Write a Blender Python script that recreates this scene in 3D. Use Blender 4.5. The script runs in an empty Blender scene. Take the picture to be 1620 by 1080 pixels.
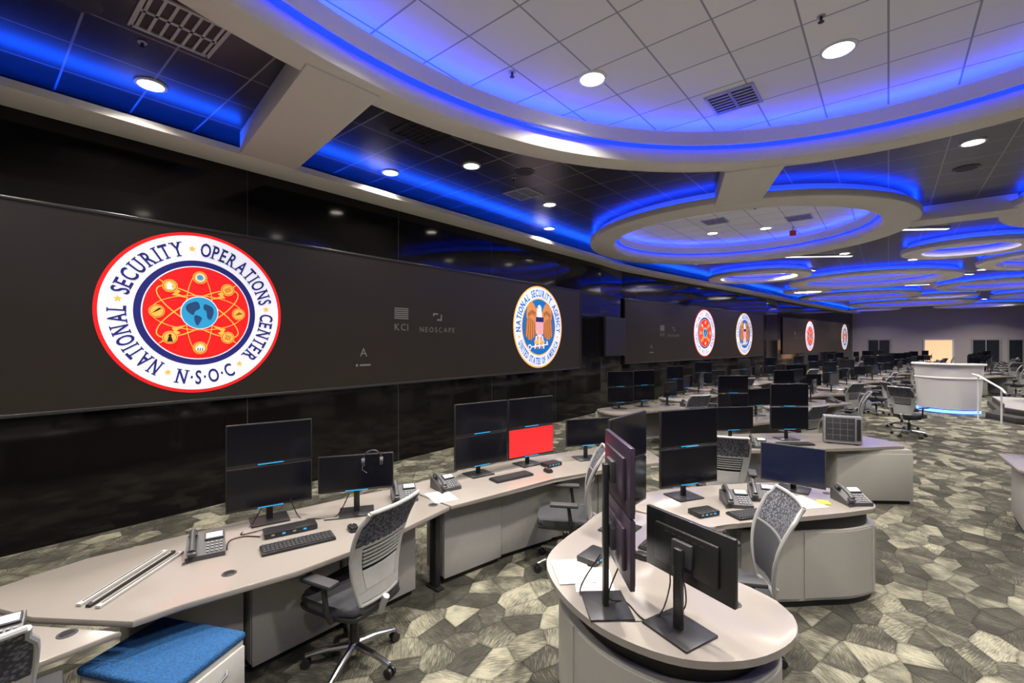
import bpy, bmesh, math, random
from mathutils import Vector, Matrix
random.seed(7)
scene = bpy.context.scene
col = scene.collection
pi = math.pi

# ------------------------------------------------------------------ materials
def nodes_of(name):
    m = bpy.data.materials.new(name); m.use_nodes = True
    nt = m.node_tree
    return m, nt, nt.nodes, nt.links, nt.nodes['Principled BSDF']

def pbr(name, c, rough=.5, metal=0., emit=None, es=0., var=.08, vscale=30., bump=0., coat=0., spec=.5):
    m, nt, N, L, b = nodes_of(name)
    tc = N.new('ShaderNodeTexCoord'); nz = N.new('ShaderNodeTexNoise')
    nz.inputs['Scale'].default_value = vscale; nz.inputs['Detail'].default_value = 3
    L.new(tc.outputs['Object'], nz.inputs['Vector'])
    mx = N.new('ShaderNodeMix'); mx.data_type = 'RGBA'
    mx.inputs['A'].default_value = (*[v*(1-var) for v in c], 1)
    mx.inputs['B'].default_value = (*[min(1, v*(1+var)) for v in c], 1)
    L.new(nz.outputs['Fac'], mx.inputs['Factor'])
    L.new(mx.outputs['Result'], b.inputs['Base Color'])
    b.inputs['Roughness'].default_value = rough
    b.inputs['Metallic'].default_value = metal
    b.inputs['Coat Weight'].default_value = coat
    b.inputs['Specular IOR Level'].default_value = spec
    if bump:
        bp = N.new('ShaderNodeBump'); bp.inputs['Strength'].default_value = bump
        bp.inputs['Distance'].default_value = .01
        L.new(nz.outputs['Fac'], bp.inputs['Height']); L.new(bp.outputs['Normal'], b.inputs['Normal'])
    if emit:
        b.inputs['Emission Color'].default_value = (*emit, 1)
        b.inputs['Emission Strength'].default_value = es
    return m

def tile_mat(name, c, mortar, size=.61, rough=.6, msize=.012, axes='XY', rowh=None, spec=.5, emit=0, ecol=(1, 1, 1)):
    m, nt, N, L, b = nodes_of(name)
    tc = N.new('ShaderNodeTexCoord'); sp = N.new('ShaderNodeSeparateXYZ'); cb = N.new('ShaderNodeCombineXYZ')
    L.new(tc.outputs['Object'], sp.inputs[0])
    L.new(sp.outputs[axes[0]], cb.inputs['X']); L.new(sp.outputs[axes[1]], cb.inputs['Y'])
    br = N.new('ShaderNodeTexBrick'); br.offset = 0; br.squash = 1
    br.inputs['Scale'].default_value = 1
    br.inputs['Brick Width'].default_value = size
    br.inputs['Row Height'].default_value = rowh or size
    br.inputs['Mortar Size'].default_value = msize
    br.inputs['Mortar Smooth'].default_value = .1
    br.inputs['Bias'].default_value = 0
    br.inputs['Color1'].default_value = (*c, 1)
    br.inputs['Color2'].default_value = (*[v*.9 for v in c], 1)
    br.inputs['Mortar'].default_value = (*mortar, 1)
    L.new(cb.outputs[0], br.inputs['Vector'])
    L.new(br.outputs['Color'], b.inputs['Base Color'])
    b.inputs['Roughness'].default_value = rough
    b.inputs['Specular IOR Level'].default_value = spec
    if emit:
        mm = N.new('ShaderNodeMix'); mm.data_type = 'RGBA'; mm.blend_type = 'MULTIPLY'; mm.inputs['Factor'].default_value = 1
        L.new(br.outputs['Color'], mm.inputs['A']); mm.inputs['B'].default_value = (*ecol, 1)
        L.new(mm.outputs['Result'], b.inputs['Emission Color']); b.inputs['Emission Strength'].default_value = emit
    bp = N.new('ShaderNodeBump'); bp.inputs['Strength'].default_value = .3; bp.inputs['Distance'].default_value = .004
    bp.invert = True
    L.new(br.outputs['Fac'], bp.inputs['Height']); L.new(bp.outputs['Normal'], b.inputs['Normal'])
    return m

def carpet_mat():
    m, nt, N, L, b = nodes_of('patterned_carpet')
    tc = N.new('ShaderNodeTexCoord')
    mp = N.new('ShaderNodeMapping'); mp.inputs['Scale'].default_value = (5.4, 3.7, 1)
    mp.inputs['Rotation'].default_value = (0, 0, .5)
    L.new(tc.outputs['Object'], mp.inputs['Vector'])
    v = N.new('ShaderNodeTexVoronoi'); v.voronoi_dimensions = '2D'; v.inputs['Scale'].default_value = 1
    v.inputs['Randomness'].default_value = .8
    e = N.new('ShaderNodeTexVoronoi'); e.voronoi_dimensions = '2D'; e.feature = 'DISTANCE_TO_EDGE'
    e.inputs['Scale'].default_value = 1; e.inputs['Randomness'].default_value = .8
    L.new(mp.outputs[0], v.inputs['Vector']); L.new(mp.outputs[0], e.inputs['Vector'])
    sp = N.new('ShaderNodeSeparateColor'); L.new(v.outputs['Color'], sp.inputs[0])
    ang = N.new('ShaderNodeMath'); ang.operation = 'MULTIPLY'; ang.inputs[1].default_value = 6.28
    L.new(sp.outputs[1], ang.inputs[0])
    vr = N.new('ShaderNodeVectorRotate'); vr.rotation_type = 'Z_AXIS'
    L.new(tc.outputs['Object'], vr.inputs['Vector']); L.new(ang.outputs[0], vr.inputs['Angle'])
    st = N.new('ShaderNodeMapping'); st.inputs['Scale'].default_value = (120, 12, 1)
    L.new(vr.outputs[0], st.inputs['Vector'])
    w = N.new('ShaderNodeTexNoise'); w.inputs['Scale'].default_value = 1; w.inputs['Detail'].default_value = 2
    L.new(st.outputs[0], w.inputs['Vector'])
    nz = N.new('ShaderNodeTexNoise'); nz.inputs['Scale'].default_value = 4.5; nz.inputs['Detail'].default_value = 3
    L.new(vr.outputs[0], nz.inputs['Vector'])
    a1 = N.new('ShaderNodeMath'); a1.operation = 'MULTIPLY_ADD'; a1.inputs[1].default_value = 1.7
    L.new(nz.outputs['Fac'], a1.inputs[0]); L.new(sp.outputs[0], a1.inputs[2])
    a2 = N.new('ShaderNodeMath'); a2.operation = 'MULTIPLY_ADD'; a2.inputs[1].default_value = 1.4
    L.new(w.outputs['Fac'], a2.inputs[0]); L.new(a1.outputs[0], a2.inputs[2])
    sc = N.new('ShaderNodeMath'); sc.operation = 'MULTIPLY'; sc.inputs[1].default_value = .36
    L.new(a2.outputs[0], sc.inputs[0])
    r = N.new('ShaderNodeValToRGB')
    r.color_ramp.elements[0].position = .52; r.color_ramp.elements[0].color = (.036, .035, .029, 1)
    r.color_ramp.elements[1].position = .98; r.color_ramp.elements[1].color = (.27, .26, .195, 1)
    q = r.color_ramp.elements.new(.71); q.color = (.066, .064, .051, 1)
    q = r.color_ramp.elements.new(.84); q.color = (.150, .144, .110, 1)
    L.new(sc.outputs[0], r.inputs[0])
    er = N.new('ShaderNodeValToRGB')
    er.color_ramp.elements[0].position = .0; er.color_ramp.elements[0].color = (.65, .65, .65, 1)
    er.color_ramp.elements[1].position = .07; er.color_ramp.elements[1].color = (1, 1, 1, 1)
    L.new(e.outputs['Distance'], er.inputs[0])
    mx = N.new('ShaderNodeMix'); mx.data_type = 'RGBA'; mx.blend_type = 'MULTIPLY'; mx.inputs['Factor'].default_value = 1
    L.new(r.outputs[0], mx.inputs['A']); L.new(er.outputs[0], mx.inputs['B'])
    fn = N.new('ShaderNodeTexNoise'); fn.inputs['Scale'].default_value = 160
    L.new(tc.outputs['Object'], fn.inputs['Vector'])
    mr = N.new('ShaderNodeMapRange'); mr.inputs['To Min'].default_value = .4; mr.inputs['To Max'].default_value = 1.6
    L.new(fn.outputs['Fac'], mr.inputs['Value'])
    m2 = N.new('ShaderNodeMix'); m2.data_type = 'RGBA'; m2.blend_type = 'MULTIPLY'; m2.inputs['Factor'].default_value = 1
    L.new(mx.outputs['Result'], m2.inputs['A']); L.new(mr.outputs[0], m2.inputs['B'])
    L.new(m2.outputs['Result'], b.inputs['Base Color'])
    b.inputs['Roughness'].default_value = .95; b.inputs['Specular IOR Level'].default_value = .1
    bp = N.new('ShaderNodeBump'); bp.inputs['Strength'].default_value = .4; bp.inputs['Distance'].default_value = .004
    L.new(fn.outputs['Fac'], bp.inputs['Height']); L.new(bp.outputs['Normal'], b.inputs['Normal'])
    return m

def fabric_mat():
    m, nt, N, L, b = nodes_of('chair_mesh_fabric')
    tc = N.new('ShaderNodeTexCoord')
    v = N.new('ShaderNodeTexVoronoi'); v.inputs['Scale'].default_value = 60
    L.new(tc.outputs['Object'], v.inputs['Vector'])
    r = N.new('ShaderNodeValToRGB')
    r.color_ramp.elements[0].position = .2; r.color_ramp.elements[0].color = (.15, .16, .19, 1)
    r.color_ramp.elements[1].position = .6; r.color_ramp.elements[1].color = (.035, .035, .042, 1)
    L.new(v.outputs['Distance'], r.inputs[0]); L.new(r.outputs[0], b.inputs['Base Color'])
    b.inputs['Roughness'].default_value = .9
    return m

M = {}
M['carpet'] = carpet_mat()
M['wall'] = tile_mat('glossy_black_panel', (.005, .0045, .0045), (.04, .04, .045), size=2.45, rowh=20, rough=.08, msize=.006, axes='YZ', spec=.33)
M['darkceil'] = tile_mat('dark_ceiling_tile', (.024, .023, .026), (.24, .24, .26), size=.61, rough=.30, msize=.009)
M['whiteceil'] = tile_mat('white_ceiling_tile_added_glow', (.58, .57, .55), (.22, .22, .23), size=.61, rough=.8, msize=.009, emit=.15, ecol=(1, .96, .92))  # emission added to brighten the ceiling; the tiles are no light panels
M['soffit'] = pbr('painted_soffit', (.80, .77, .73), .55, var=.03)
M['led'] = pbr('blue_led_strip', (.02, .05, 1), .5, emit=(.004, .034, 1.0), es=38)
M['ledline'] = pbr('deep_blue_led_line', (.0, .02, .6), .5, emit=(.004, .020, .95), es=3.2)
M['ledo'] = pbr('blue_edge_led_strip', (.02, .05, 1), .5, emit=(.004, .040, 1.0), es=22)
M['led2'] = pbr('blue_floor_glow_strip', (.1, .2, 1), .5, emit=(.04, .14, 1.0), es=10)
M['ledc'] = pbr('blue_shelf_led_strip', (.02, .05, 1), .5, emit=(.004, .075, 1.0), es=42)
M['lamp'] = pbr('warm_lamp_lens', (1, .95, .85), .4, emit=(1, .93, .80), es=14)
M['linear'] = pbr('linear_lamp_lens', (1, 1, 1), .4, emit=(1, .95, .93), es=4)
M['whitemetal'] = pbr('white_painted_metal', (.7, .7, .7), .4)
M['worktop'] = pbr('taupe_laminate', (.235, .213, .190), .18, var=.05, vscale=120, spec=.55)
M['cab'] = pbr('grey_cabinet_laminate', (.34, .335, .30), .45, var=.04)
M['cabdark'] = pbr('black_recess', (.012, .012, .012), .5)
M['panel'] = pbr('grey_modesty_panel', (.33, .325, .305), .5, var=.05)
M['black'] = pbr('black_plastic', (.014, .014, .015), .38, var=.1)
M['blackm'] = pbr('matte_black_plastic', (.03, .03, .033), .6, var=.1)
M['screen'] = pbr('unlit_display_glass', (.005, .005, .008), .14, spec=.35)
M['screen_navy'] = pbr('dark_navy_display_glass', (.006, .008, .02), .2, emit=(.003, .004, .014), es=1, spec=.3)
M['screen_red'] = pbr('red_lit_display', (.4, .01, .01), .3, emit=(.85, .022, .03), es=.75)
M['cyan'] = pbr('cyan_emissive', (.02, .3, .6), .4, emit=(.03, .35, .8), es=.5)
M['purple'] = pbr('purple_lit_monitor_shell', (.040, .028, .044), .33, var=.1)  # purple light falling on the monitor backs, put into the shell colour
M['silver'] = pbr('silver_plastic', (.40, .40, .39), .38, .3)
M['palegrey'] = pbr('pale_grey_plastic', (.36, .36, .34), .5)
M['chrome'] = pbr('polished_aluminium', (.55, .55, .56), .22, 1)
M['fabric'] = fabric_mat()
M['seatfab'] = pbr('dark_seat_fabric', (.035, .036, .042), .95, var=.3, vscale=120, bump=.3)
M['bluefab'] = pbr('blue_cushion_fabric', (.005, .062, .18), .9, var=.85, vscale=90, bump=.8)
M['phone'] = pbr('charcoal_phone_plastic', (.05, .05, .053), .4)
M['key'] = pbr('grey_phone_keys', (.22, .22, .23), .5)
M['lcd'] = pbr('phone_display', (.5, .6, .65), .3, emit=(.55, .7, .8), es=.6)
M['paper'] = pbr('white_paper', (.62, .62, .60), .8)
M['yellow'] = pbr('yellow_paper_added_glow', (.85, .8, .05), .8, emit=(.8, .8, .02), es=.15)  # emission added to brighten the pad; plain paper, no light source
M['red'] = pbr('red_plastic', (.5, .02, .03), .4)
M['vent'] = pbr('grille_metal', (.45, .45, .48), .4)
M['casegrey'] = pbr('case_grey_metal', (.20, .205, .205), .45)
M['ventdark'] = pbr('grille_black_metal', (.03, .03, .035), .4)
M['podium'] = pbr('white_podium_laminate', (.60, .59, .58), .4)
M['farwall'] = pbr('pale_wall_paint', (.50, .45, .40), .7)
M['sidewall'] = pbr('light_wall_paint', (.40, .40, .40), .7)
M['warmglass'] = pbr('lit_doorway', (.8, .6, .4), .4, emit=(1, .52, .24), es=.9)
M['darkdoor'] = pbr('dark_door_glass', (.03, .035, .04), .12)
M['stepcarpet'] = pbr('dark_step_carpet', (.03, .028, .025), .95, var=.5, vscale=20)
M['stepedge'] = pbr('pale_step_nosing', (.22, .21, .20), .6)
M['tube'] = pbr('video_wall_face', (.010, .008, .007), .34, emit=(.032, .024, .018), es=.42, var=.1, vscale=2, spec=.3)
M['frame'] = pbr('video_wall_trim', (.03, .03, .03), .25)
def em(name, c, s=1.0):
    return pbr(name, c, .35, emit=c, es=s, var=.02, spec=.2)
M['e_red'] = em('emblem_red', (.66, .012, .012), .95)
M['e_white'] = em('emblem_white', (.60, .60, .68), .88)
M['e_navy'] = em('emblem_navy', (.02, .022, .15), .45)
M['e_blue'] = em('emblem_blue', (.008, .12, .38), .7)
M['e_gold'] = em('emblem_gold', (.80, .36, .06), .8)
M['e_globe'] = em('emblem_globe', (.025, .24, .45), .8)
M['e_pale'] = em('emblem_pale_land', (.02, .06, .16), .5)
M['e_brown'] = em('emblem_brown', (.30, .085, .02), .7)
M['e_tan'] = em('emblem_tan', (.50, .20, .065), .75)
M['e_grey'] = em('screen_logo_grey', (.075, .072, .068), .9)
M['e_black'] = em('emblem_black', (.02, .02, .03), .3)

# ------------------------------------------------------------------ builder
class B:
    def __init__(s): s.V = []; s.F = []; s.I = []; s.m = []
    def mi(s, mat):
        mat = M[mat] if isinstance(mat, str) else mat
        if mat not in s.m: s.m.append(mat)
        return s.m.index(mat)
    def raw(s, V, F, mat, mx=None):
        k = len(s.V); i = s.mi(mat)
        s.V += [tuple(mx @ Vector(v)) if mx else tuple(v) for v in V]
        s.F += [tuple(a+k for a in f) for f in F]; s.I += [i]*len(F)
        return s
    def frombm(s, bm, mat, mx=None):
        bm.verts.index_update()
        s.raw([v.co.copy() for v in bm.verts], [[v.index for v in f.verts] for f in bm.faces], mat, mx); bm.free(); return s
    def box(s, c, d, mat, bev=0, mx=None, seg=2):
        T = Matrix.Translation(c)
        if mx: T = mx @ T
        if not bev:
            x, y, z = [a/2 for a in d]
            V = [(-x,-y,-z),(x,-y,-z),(x,y,-z),(-x,y,-z),(-x,-y,z),(x,-y,z),(x,y,z),(-x,y,z)]
            F = [(0,3,2,1),(4,5,6,7),(0,1,5,4),(1,2,6,5),(2,3,7,6),(3,0,4,7)]
            return s.raw(V, F, mat, T)
        bm = bmesh.new(); bmesh.ops.create_cube(bm, size=1)
        bmesh.ops.scale(bm, vec=d, verts=bm.verts)
        bmesh.ops.bevel(bm, geom=list(bm.edges), offset=bev, segments=seg, affect='EDGES', profile=.5)
        return s.frombm(bm, mat, T)
    def cyl(s, p0, p1, r0, r1=None, mat='black', seg=16):
        r1 = r0 if r1 is None else r1
        p0 = Vector(p0); p1 = Vector(p1); d = (p1-p0).normalized()
        u = d.orthogonal().normalized(); w = d.cross(u)
        V = []
        for p, r in ((p0, r0), (p1, r1)):
            for i in range(seg):
                a = 2*pi*i/seg; V.append(p+u*math.cos(a)*r+w*math.sin(a)*r)
        F = [(i, (i+1) % seg, seg+(i+1) % seg, seg+i) for i in range(seg)]
        F += [tuple(reversed(range(seg))), tuple(range(seg, 2*seg))]
        return s.raw(V, F, mat)
    def tube(s, pts, r, mat, seg=8):
        pts = [Vector(p) for p in pts]
        V = []; n = len(pts)
        up = Vector((0, 0, 1))
        for k, p in enumerate(pts):
            d = (pts[min(k+1, n-1)]-pts[max(k-1, 0)]).normalized()
            u = d.cross(up)
            if u.length < .05: u = d.cross(Vector((1, 0, 0)))
            u.normalize(); w = d.cross(u)
            rr = r[k] if isinstance(r, (list, tuple)) else r
            for i in range(seg):
                a = 2*pi*i/seg; V.append(p+u*math.cos(a)*rr+w*math.sin(a)*rr)
        F = []
        for k in range(n-1):
            for i in range(seg):
                F.append((k*seg+i, k*seg+(i+1) % seg, (k+1)*seg+(i+1) % seg, (k+1)*seg+i))
        F += [tuple(reversed(range(seg))), tuple(range((n-1)*seg, n*seg))]
        return s.raw(V, F, mat)
    def prism(s, pts, z0, z1, mat, bev=0, mx=None):
        A = sum(pts[i][0]*pts[(i+1) % len(pts)][1]-pts[(i+1) % len(pts)][0]*pts[i][1] for i in range(len(pts)))
        if A < 0: pts = pts[::-1]
        bm = bmesh.new()
        a = [bm.verts.new((x, y, z0)) for x, y in pts]; t = [bm.verts.new((x, y, z1)) for x, y in pts]
        n = len(pts)
        bm.faces.new(a[::-1]); bm.faces.new(t)
        for i in range(n): bm.faces.new((a[i], a[(i+1) % n], t[(i+1) % n], t[i]))
        if bev:
            E = [e for e in bm.edges if abs(e.verts[0].co.z-e.verts[1].co.z) < 1e-6]
            bmesh.ops.bevel(bm, geom=E, offset=bev, segments=2, affect='EDGES', profile=.5)
        return s.frombm(bm, mat, mx)
    def slab(s, f, nu, nv, th, mat):
        W = nu+1; n = W*(nv+1)
        V = [Vector(f(i/nu, j/nv)) for j in range(nv+1) for i in range(W)]
        V2 = [v+Vector((0, th, 0)) for v in V]
        F = []
        for j in range(nv):
            for i in range(nu):
                a = (j*W+i, j*W+i+1, (j+1)*W+i+1, (j+1)*W+i)
                F.append(a); F.append(tuple(n+k for k in reversed(a)))
        rim = [i for i in range(W)]+[j*W+nu for j in range(1, nv+1)]+[nv*W+i for i in range(nu-1, -1, -1)]+[j*W for j in range(nv-1, 0, -1)]
        for k in range(len(rim)):
            a, b2 = rim[k], rim[(k+1) % len(rim)]
            F.append((b2, a, n+a, n+b2))
        return s.raw(V+V2, F, mat)
    def mesh(s, name):
        me = bpy.data.meshes.new(name)
        me.from_pydata([tuple(v) for v in s.V], [], s.F)
        for m in s.m: me.materials.append(m)
        me.polygons.foreach_set('material_index', s.I)
        me.update(); me.shade_smooth(); me.set_sharp_from_angle(angle=math.radians(32))
        return me
    def part(s, name, parent, label=None, loc=(0, 0, 0), rz=0):
        o = bpy.data.objects.new(name, s.mesh(name)); col.objects.link(o)
        o.parent = parent; o.location = loc; o.rotation_euler = (0, 0, rz)
        if label: o['label'] = label
        return o
    def thing(s, name, label, cat, loc=(0, 0, 0), rz=0, group=None):
        o = bpy.data.objects.new(name, s.mesh(name)); col.objects.link(o)
        o.location = loc; o.rotation_euler = (0, 0, rz)
        o['label'] = label; o['category'] = cat
        if group: o['group'] = group
        return o
    def struct(s, name, label=None):
        o = bpy.data.objects.new(name, s.mesh(name)); col.objects.link(o)
        o['kind'] = 'structure'; o['label'] = label or name.replace('_', ' ')
        return o

def root(name, label, cat, loc=(0, 0, 0), rz=0, group=None):
    o = bpy.data.objects.new(name, None); col.objects.link(o)
    o.empty_display_size = .1
    o.location = loc; o.rotation_euler = (0, 0, rz)
    o['label'] = label; o['category'] = cat
    if group: o['group'] = group
    return o

def dup(o, loc, rz, label=None, parent=None):
    c = o.copy(); col.objects.link(c)
    if parent is None:
        c.location = loc; c.rotation_euler = (0, 0, rz)
        if label: c['label'] = label
    else: c.parent = parent
    for ch in list(o.children):
        dup(ch, None, None, None, c)
    return c

def merged(o):
    """one-mesh version of a thing for small distant copies"""
    bpy.context.view_layer.update()
    b = B(); inv = o.matrix_world.inverted()
    def rec(x):
        if x.type == 'MESH':
            mx = inv @ x.matrix_world
            me = x.data; k = len(b.V)
            b.V += [tuple(mx @ v.co) for v in me.vertices]
            for p in me.polygons:
                b.F.append(tuple(k+i for i in p.vertices)); b.I.append(b.mi(me.materials[p.material_index]))
        for ch in x.children: rec(ch)
    rec(o)
    return b.mesh(o.name.split('.')[0])

def smooth(pts, n=6, closed=True):
    out = []; N = len(pts)
    for i in range(N if closed else N-1):
        g = (lambda k: pts[k % N]) if closed else (lambda k: pts[max(0, min(N-1, k))])
        p0, p1, p2, p3 = [Vector(g(i+d)) for d in (-1, 0, 1, 2)]
        for k in range(n):
            t = k/n
            q = .5*((2*p1)+(-p0+p2)*t+(2*p0-5*p1+4*p2-p3)*t*t+(-p0+3*p1-3*p2+p3)*t**3)
            out.append(tuple(q))
    if not closed: out.append(tuple(pts[-1]))
    return out

# ------------------------------------------------------------------ glyphs (with small serifs)
_g = {}
SERIF = {'A': 'lb rb', 'T': 'cb', 'I': 'cb ct', 'N': 'lb lt rt', 'L': 'lt lb', 'U': 'lt rt', 'R': 'lb lt rb', 'P': 'lb lt', 'E': 'lb lt', 'Y': 'cb lt rt', 'M': 'lb rb lt rt', 'F': 'lb lt', 'D': 'lb lt'}
def glyph(ch, off=0.0, serif=False):
    key = (ch, off, serif)
    if key not in _g:
        cu = bpy.data.curves.new('glyph', 'FONT'); cu.body = ch; cu.size = 1; cu.resolution_u = 3; cu.offset = off
        ob = bpy.data.objects.new('glyph', cu); col.objects.link(ob)
        bpy.context.view_layer.update()
        dg = bpy.context.evaluated_depsgraph_get()
        me = bpy.data.meshes.new_from_object(ob.evaluated_get(dg))
        V = [(v.co.x, v.co.y) for v in me.vertices]; F = [tuple(p.vertices) for p in me.polygons]
        if V:
            x0 = min(v[0] for v in V); x1 = max(v[0] for v in V)
            V = [(x-(x0+x1)/2, y) for x, y in V]; w = x1-x0
            if serif and ch in SERIF:
                y0 = min(v[1] for v in V); y1 = max(v[1] for v in V)
                for t in SERIF[ch].split():
                    cx = {'l': -w/2+.07, 'r': w/2-.07, 'c': 0}[t[0]]
                    a, c = (y0, y0+.055) if t[1] == 'b' else (y1-.055, y1)
                    k = len(V); V += [(cx-.17, a), (cx+.17, a), (cx+.17, c), (cx-.17, c)]; F.append((k, k+1, k+2, k+3))
                x0 = min(v[0] for v in V); x1 = max(v[0] for v in V); w = x1-x0
        else: w = .3
        bpy.data.objects.remove(ob); bpy.data.meshes.remove(me); bpy.data.curves.remove(cu)
        _g[key] = (V, F, w)
    return _g[key]

class Flat(B):
    """flat artwork in local x,z; layers step towards -y"""
    def pl(s, pts, layer, mat):
        A = sum(pts[i][0]*pts[(i+1) % len(pts)][1]-pts[(i+1) % len(pts)][0]*pts[i][1] for i in range(len(pts)))
        if A < 0: pts = pts[::-1]
        return s.raw([(x, -layer*.003, z) for x, z in pts], [tuple(range(len(pts)))], mat)
    def disc(s, cx, cz, r, layer, mat, seg=64):
        return s.pl([(cx+r*math.cos(2*pi*i/seg), cz+r*math.sin(2*pi*i/seg)) for i in range(seg)], layer, mat)
    def ell(s, cx, cz, a, b, w, rot, layer, mat, seg=64):
        V = []
        for i in range(seg):
            t = 2*pi*i/seg
            for k in (0, w):
                x, z = (a-k)*math.cos(t), (b-k)*math.sin(t)
                V.append((cx+x*math.cos(rot)-z*math.sin(rot), -layer*.003, cz+x*math.sin(rot)+z*math.cos(rot)))
        F = [(2*i, 2*i+1, 2*((i+1) % seg)+1, 2*((i+1) % seg)) for i in range(seg)]
        return s.raw(V, [f[::-1] for f in F], mat)
    def star(s, cx, cz, r, layer, mat, n=5, k=.42):
        return s.pl([(cx+(r if i % 2 == 0 else r*k)*math.cos(pi/2+pi*i/n), cz+(r if i % 2 == 0 else r*k)*math.sin(pi/2+pi*i/n)) for i in range(2*n)], layer, mat)
    def arc(s, txt, r, a0, a1, size, layer, mat, inside=False, fill=.88, off=.02):
        G = [glyph(c, off, True) for c in txt]
        raww = [g[2]*size if c != ' ' else .45*size for g, c in zip(G, txt)]
        span = abs(a1-a0)*r
        k = min(1.25, span*fill/sum(raww))
        ws = [w*k for w in raww]
        gap = (span-sum(ws))/max(1, len(txt)-1)
        pos = 0
        for c, g, w in zip(txt, G, ws):
            mid = pos+w/2; pos += w+gap
            if c == ' ': continue
            t = mid/r
            a = a0-t if not inside else a0+t
            V, F, _ = g
            P = []
            sg = -1 if inside else 1
            for x, y in V:
                x *= size*k; y = (y-.36)*size
                P.append((math.cos(a)*(r+sg*y)+sg*math.sin(a)*x, -layer*.003, math.sin(a)*(r+sg*y)-sg*math.cos(a)*x))
            s.raw(P, F, mat)
    def line(s, txt, cx, cz, size, layer, mat, gap=.08):
        ws = [glyph(c)[2]*size if c != ' ' else .25*size for c in txt]
        x0 = cx-(sum(ws)+gap*size*(len(txt)-1))/2
        for c, w in zip(txt, ws):
            V, F, _ = glyph(c)
            if c != ' ': s.raw([(x0+w/2+x*size, -layer*.003, cz+y*size) for x, y in V], F, mat)
            x0 += w+gap*size

D = math.radians
def atom_emblem():
    f = Flat()
    f.disc(0, 0, 1, 1, 'e_red', 96); f.disc(0, 0, .962, 2, 'e_white', 96)
    f.disc(0, 0, .655, 3, 'e_navy', 80); f.disc(0, 0, .585, 4, 'e_white', 80); f.disc(0, 0, .572, 5, 'e_red', 80)
    f.arc('NATIONAL', .805, D(240), D(176), .24, 4, 'e_navy', fill=.9, off=.018)
    f.arc('SECURITY', .805, D(166), D(102), .24, 4, 'e_navy', fill=.9, off=.018)
    f.arc('OPERATIONS', .805, D(89), D(11), .24, 4, 'e_navy', fill=.9, off=.018)
    f.arc('CENTER', .805, D(1), D(-48), .24, 4, 'e_navy', fill=.9, off=.018)
    f.arc('N\u00b7S\u00b7O\u00b7C', .805, D(252), D(298), .24, 4, 'e_navy', inside=True, fill=.76, off=.018)
    for a in (171, 95.5, 6, -55, 246): f.star(.8*math.cos(D(a)), .8*math.sin(D(a)), .045, 4, 'e_gold')
    f.ell(0, 0, .52, .17, .014, D(33), 6, 'e_gold'); f.ell(0, 0, .52, .17, .014, D(147), 7, 'e_gold')
    f.ell(0, 0, .50, .22, .010, D(0), 6, 'e_gold'); f.ell(0, 0, .50, .15, .010, D(90), 6, 'e_gold')
    for sg in (1, -1):
        f.pl([(sg*.44, .40), (sg*.20, .255), (sg*.23, .225), (sg*.10, .17), (sg*.29, .205), (sg*.26, .24)], 8, 'e_gold')
        f.pl([(sg*.44, -.40), (sg*.20, -.255), (sg*.24, -.225), (sg*.12, -.15), (sg*.29, -.195), (sg*.27, -.24)], 8, 'e_gold')
    f.disc(0, 0, .205, 9, 'e_white'); f.disc(0, 0, .195, 10, 'e_globe')
    f.pl(smooth([(-.13, .10), (-.03, .14), (.0, .06), (-.05, .02), (-.07, -.03), (-.12, .0), (-.15, .05)], 3), 11, 'e_pale')
    f.pl(smooth([(-.05, -.03), (.02, -.06), (.0, -.12), (-.03, -.16), (-.06, -.09)], 3), 11, 'e_pale')
    f.pl(smooth([(.05, .11), (.13, .08), (.15, .01), (.12, -.08), (.08, -.06), (.07, .02), (.04, .05)], 3), 11, 'e_pale')
    for k in range(8):
        a = k*pi/4+pi/2; x, z = .44*math.cos(a), .44*math.sin(a)
        f.disc(x, z, .078, 12, 'e_gold', 28); f.disc(x, z, .070, 12.5, 'e_brown', 28); f.disc(x, z, .062, 13, 'e_gold', 28)
        if k == 0: f.disc(x, z, .035, 14, 'e_globe', 6); f.ell(x, z, .05, .05, .008, 0, 14, 'e_white', 20)
        elif k == 4:
            f.pl([(x-.045, z-.03), (x+.045, z-.03), (x+.045, z), (x, z+.045), (x-.045, z)], 14, 'e_white')
            for q in (-1, 0, 1): f.pl([(x+q*.025-.005, z-.03), (x+q*.025+.005, z-.03), (x+q*.025+.005, z), (x+q*.025-.005, z)], 15, 'e_black')
        elif k == 2: f.pl([(x-.055, z-.03), (x+.02, z+.04), (x+.05, z+.035), (x, z)], 14, 'e_black')
        elif k == 6: f.pl([(x-.05, z-.02), (x, z+.03), (x+.055, z+.01), (x, z-.01)], 14, 'e_brown')
        elif k == 3: f.pl([(x-.03, z-.05), (x+.03, z-.05), (x+.015, z+.01), (x-.015, z+.01)], 14, 'e_black'); f.disc(x, z+.025, .016, 14, 'e_black', 12)
        elif k == 1: f.pl([(x-.01, z+.045), (x+.03, z+.01), (x+.01, z+.005), (x+.03, z-.04), (x-.03, z-.04), (x-.035, z+.01)], 14, 'e_white')
        else: f.ell(x, z, .045, .018, .007, D(30 if k == 5 else 0), 14, 'e_brown', 20); f.ell(x, z, .045, .018, .007, D(120 if k == 5 else 60), 14, 'e_brown', 20)
    return f

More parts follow.
